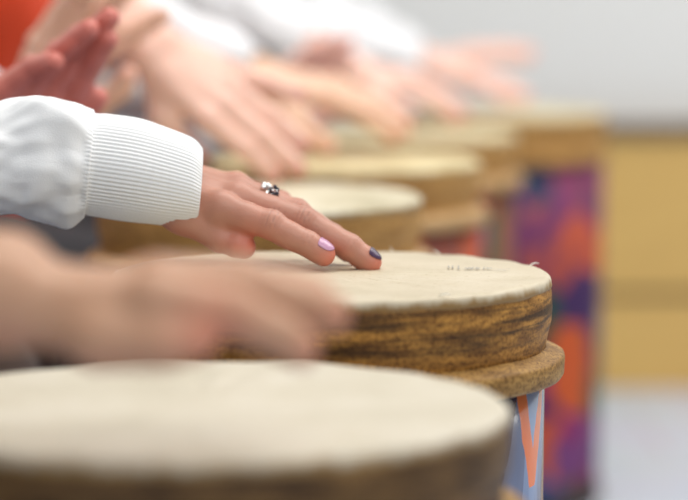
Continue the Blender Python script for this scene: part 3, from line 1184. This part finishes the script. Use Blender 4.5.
def finger_ring(H, fi, t, parent):
    pts = H.joints[fi]; n = H.normals[fi][0]
    c = pts[0] + (pts[1] - pts[0]) * t
    ax = unit(pts[1] - pts[0]); lt = np.cross(n, ax)
    k = 0.001 * H.size
    r = 9.7 * k
    bm = bmesh.new()
    seg = 48
    rings = []
    for i in range(seg):
        a = 2 * math.pi * i / seg
        d = n * math.cos(a) + lt * math.sin(a)
        row = []
        for j in range(8):
            q = 2 * math.pi * j / 8
            p = c + d * (r + 0.0008 * math.cos(q)) + ax * 0.0016 * math.sin(q)
            row.append(bm.verts.new(tuple(H.world(p))))
        rings.append(row)
    for i in range(seg):
        A, B = rings[i], rings[(i + 1) % seg]
        for j in range(8):
            bm.faces.new((A[j], A[(j + 1) % 8], B[(j + 1) % 8], B[j]))
    o = link('finger_ring', bm_mesh('finger_ring', bm, True), SILVER, parent)
    o['label'] = 'silver ring with knotted dark and bright beads'
    def blob(name, spots, m):
        bm = bmesh.new()
        for al, s_, h_, rr in spots:
            d = n * math.cos(al) + lt * math.sin(al)
            p = H.world(c + d * (r + h_ * 0.001) + ax * s_ * 0.001)
            g = bmesh.ops.create_uvsphere(bm, u_segments=14, v_segments=8, radius=rr * 0.001)
            bmesh.ops.translate(bm, vec=tuple(p), verts=g['verts'])
        link(name, bm_mesh(name, bm, True), m, o)
    blob('dark_beads', DARKSP, DARKS)
    blob('bright_beads', BRIGHTSP, SILVER)


# (angle round finger, along finger mm, height mm, radius mm)
sgn = 1
DARKSP = [(-0.35, 2.4, 2.2, 2.0), (-0.60, 5.0, 2.3, 1.9), (-0.10, 6.2, 2.6, 1.8), (-0.80, 2.2, 1.6, 1.8), (0.0, 3.6, 3.4, 1.7), (-1.0, 5.6, 1.6, 1.7), (-0.42, 7.6, 1.8, 1.7), (-0.75, 8.4, 1.2, 1.4)]
BRIGHTSP = [(-0.45, 3.8, 3.9, 1.1), (-0.05, -2.0, 2.5, 2.5), (-0.35, -4.4, 2.2, 2.3), (0.1, -5.4, 1.8, 2.1), (-0.1, 0.2, 2.6, 1.6), (-0.75, 4.6, 3.2, 0.9), (-0.35, 6.4, 3.4, 0.9)]
finger_ring(HB, 2, 0.46, P2)
cR = HB.joints[2][0] * .5 + HB.joints[2][1] * .5

# --- nearest person: blurred hand hovering over the nearest drum
sr, sl = shoulders(1)
wr = W(-8, 290, 1.12)
eb = np.array(wr) + unit((-1, 0.05, -0.02)) * 0.25
HA = Hand(-1, wr, (1, 0.0, 0.02), (0.0, -0.10, 1.0), eb,
          ((12, 14, 6), (6, 10, 6), (3, 8, 4), (2, 6, 4)), ab=(2, -2, -4, -8),
          thumb=((0.88, 0.28, -0.30), (0.97, 0.06, -0.05), (0.98, 0.0, 0.05)), size=0.94, vox=0.002, fat=1.4, slim=1.62)
PEOPLE[1] = person('person', tx(1), PY[1], [rest_hand(1, 1, sr, PY[1]), (HA, sl, eb, False)], SK1, TEAL, DENIM, HAIRB,
                   'person whose bare tan forearm and blurred hand hover over the nearest drum')

# --- third: pale hand on the drum behind, other hand raised
sr, sl = shoulders(3)
wl = W(150, 46, 2.48)
el = np.array(W(-10, -120, 2.54))
H3L = Hand(-1, wl, (0.78, -0.02, -0.59), (0.3, -0.80, 0.45), el,
           ((2, 8, 4), (0, 6, 4), (-1, 6, 4), (-3, 4, 4)), ab=(0, 2, -1, -22),
           thumb=((0.72, 0.50, -0.4), (0.95, 0.1, -0.35), (0.9, -0.2, -0.3)), size=1.14, fat=1.2, slim=0.9)
wrr = W(-15, 178, 2.05)
er = elbow_ik(sr, wrr, (-0.3, -0.6, -0.8))
H3R = Hand(1, wrr, (0.53, -0.12, 0.73), (-0.35, 0.85, 0.3), er,
           ((10, 12, 4), (8, 10, 4), (14, 14, 6), (22, 26, 12)), ab=(-12, -2, 2, 9),
           thumb=((0.88, 0.30, 0), (0.97, 0.12, 0), (1.0, 0.06, -0.07)), size=1.07, fat=1.15, blush=0.75)
PEOPLE[3] = person('person', tx(3), PY[3], [(H3R, sr, er, False), (H3L, sl, el, False)], SK3, WHITE2, BROWNC, HAIRL,
                   'person with pale hand striking the blotchy drum and reddish palm raised above the white sleeve')

# --- fourth: white sleeves under a red vest, golden hand
sr, sl = shoulders(4)
wl = W(262, 77, 2.86)
el = W(105, 18, 2.92)
H4L = Hand(-1, wl, (0.95, -0.05, -0.19), (0.1, -0.35, 1), el, RELAX, size=1.08, fat=1.15, thumb=((0.6, 0.6, -0.4), (0.9, 0.3, -0.4), (0.9, 0.1, -0.3)))
wrr = W(26, 122, 2.42)
er = elbow_ik(sr, wrr, (-0.3, -0.6, -0.8))
H4R = Hand(1, wrr, (0.50, -0.10, 0.755), (-0.33, 0.89, 0.26), er, ((6, 5, 3), (10, 12, 5), (6, 10, 4), (6, 8, 4)), ab=(22, 2, -4, -2),
           thumb=((0.63, 0.47, -0.3), (0.87, 0.23, -0.3), (0.94, -0.2, -0.3)), size=1.08, fat=1.15)
PEOPLE[4] = person('person', tx(4), PY[4], [(H4R, sr, er, False), (H4L, sl, np.array(el), False)], SK4, WHITE2, DARKC, HAIRB,
                   'person in red vest over white sleeves, golden brown hand above the third blurred drum', short=(False, False), vest=REDC)

# --- fifth
sr, sl = shoulders(5)
wl = W(352, 68, 3.36)
el = elbow_ik(sl, wl, (0.1, 0.2, -0.2))
H5L = Hand(-1, wl, (0.93, -0.05, -0.22), (0.1, -0.3, 1), el, RELAX)
wrr = W(248, 128, 3.08)
er = elbow_ik(sr, wrr, (-0.3, -0.6, -0.8))
H5R = Hand(1, wrr, (0.68, 0.0, 0.66), (-0.5, 0.7, 0.3), er, FLAT, ab=(0, 0, 0, -2))
PEOPLE[5] = person('person', tx(5), PY[5], [(H5R, sr, er, False), (H5L, sl, el, False)], SK5, WHITE2, DARKC, HAIRL,
                   'person in white shirt with a pink hand flat on the second farthest drum', short=(False, False), pull=0.07)

# --- sixth
sr, sl = shoulders(6)
wl = W(425, 62, 3.86)
el = elbow_ik(sl, wl, (0.2, 0.2, -0.3))
H6L = Hand(-1, wl, (0.95, 0.0, 0.16), (-0.1, -0.3, 1), el, FLAT, ab=(6, 2, -4, -12))
wrr = W(420, 62, 3.66)
er = elbow_ik(sr, wrr, (0.2, -0.2, -0.3))
H6R = Hand(1, wrr, (0.95, 0.05, -0.24), (0.1, -0.1, 1), er, FLAT)
PEOPLE[6] = person('person', tx(6), PY[6], [(H6R, sr, er, False), (H6L, sl, el, False)], SK5, WHITE2, BROWNC, HAIRB,
                   'person in white long-sleeved shirt with pink hands above the farthest drum', short=(False, False))

# ------------------------------------------------------------------ stools the players sit on
m_stool = wood_panel('stool_wood', (0.45, 0.26, 0.1), (0.3, 0.16, 0.06))
STOOLB = {1: 'nearest', 2: 'sweater wearer\'s', 3: 'pale-handed player\'s', 4: 'red vest wearer\'s', 5: 'second farthest player\'s', 6: 'farthest player\'s'}
bm = bmesh.new()
bevel_box(bm, (0, 0, 0.412), (0.30, 0.32, 0.026), 0.008)
me_seat = bm_mesh('seat', bm)
legs_me = []
for sx in (-1, 1):
    for sy in (-1, 1):
        bm = bmesh.new()
        bevel_box(bm, (sx * 0.12, sy * 0.13, 0.1995), (0.03, 0.03, 0.399), 0.004)
        legs_me.append(bm_mesh('leg', bm))
for me in [me_seat] + legs_me: me.materials.append(m_stool)
for n in range(1, 7):
    root = bpy.data.objects.new('stool', None)
    COL.objects.link(root)
    root.location = (tx(n) - 0.05, PY[n], 0)
    tag(root, 'wooden stool, the %s seat at the left of the drums' % STOOLB[n], 'stool', 'stools under the players')
    for nm, me in [('seat', me_seat)] + [('leg', q) for q in legs_me]:
        link(nm, me, None, root)

# ------------------------------------------------------------------ light
wd_ = bpy.data.worlds.new('world')
scene.world = wd_
wd_.use_nodes = True
bg = wd_.node_tree.nodes['Background']
bg.inputs[0].default_value = (0.86, 0.92, 1.0, 1)
bg.inputs[1].default_value = 0.62


def area(name, loc, target, size, power, col):
    l = bpy.data.lights.new(name, 'AREA')
    l.shape = 'RECTANGLE'; l.size, l.size_y = size
    l.energy = power; l.color = col
    o = bpy.data.objects.new(name, l)
    COL.objects.link(o)
    o.location = loc
    o.rotation_euler = (Vector(target) - Vector(loc)).to_track_quat('-Z', 'Y').to_euler()
    return o


area('ceiling_light', (0.6, 2.4, 2.9), (0, 2.2, 0.6), (1.6, 2.6), 62, (1.0, 0.96, 0.90))
area('ceiling_light', (0.8, -0.2, 2.6), (0, 1.8, 0.7), (1.6, 1.2), 26, (1.0, 0.95, 0.88))
area('ceiling_light', (2.2, 3.6, 2.6), (0.6, 4.9, 0.6), (1.5, 1.0), 22, (1.0, 0.98, 0.95))

scene.view_settings.view_transform = 'Standard'
scene.view_settings.look = 'None'
scene.view_settings.exposure = 0.0
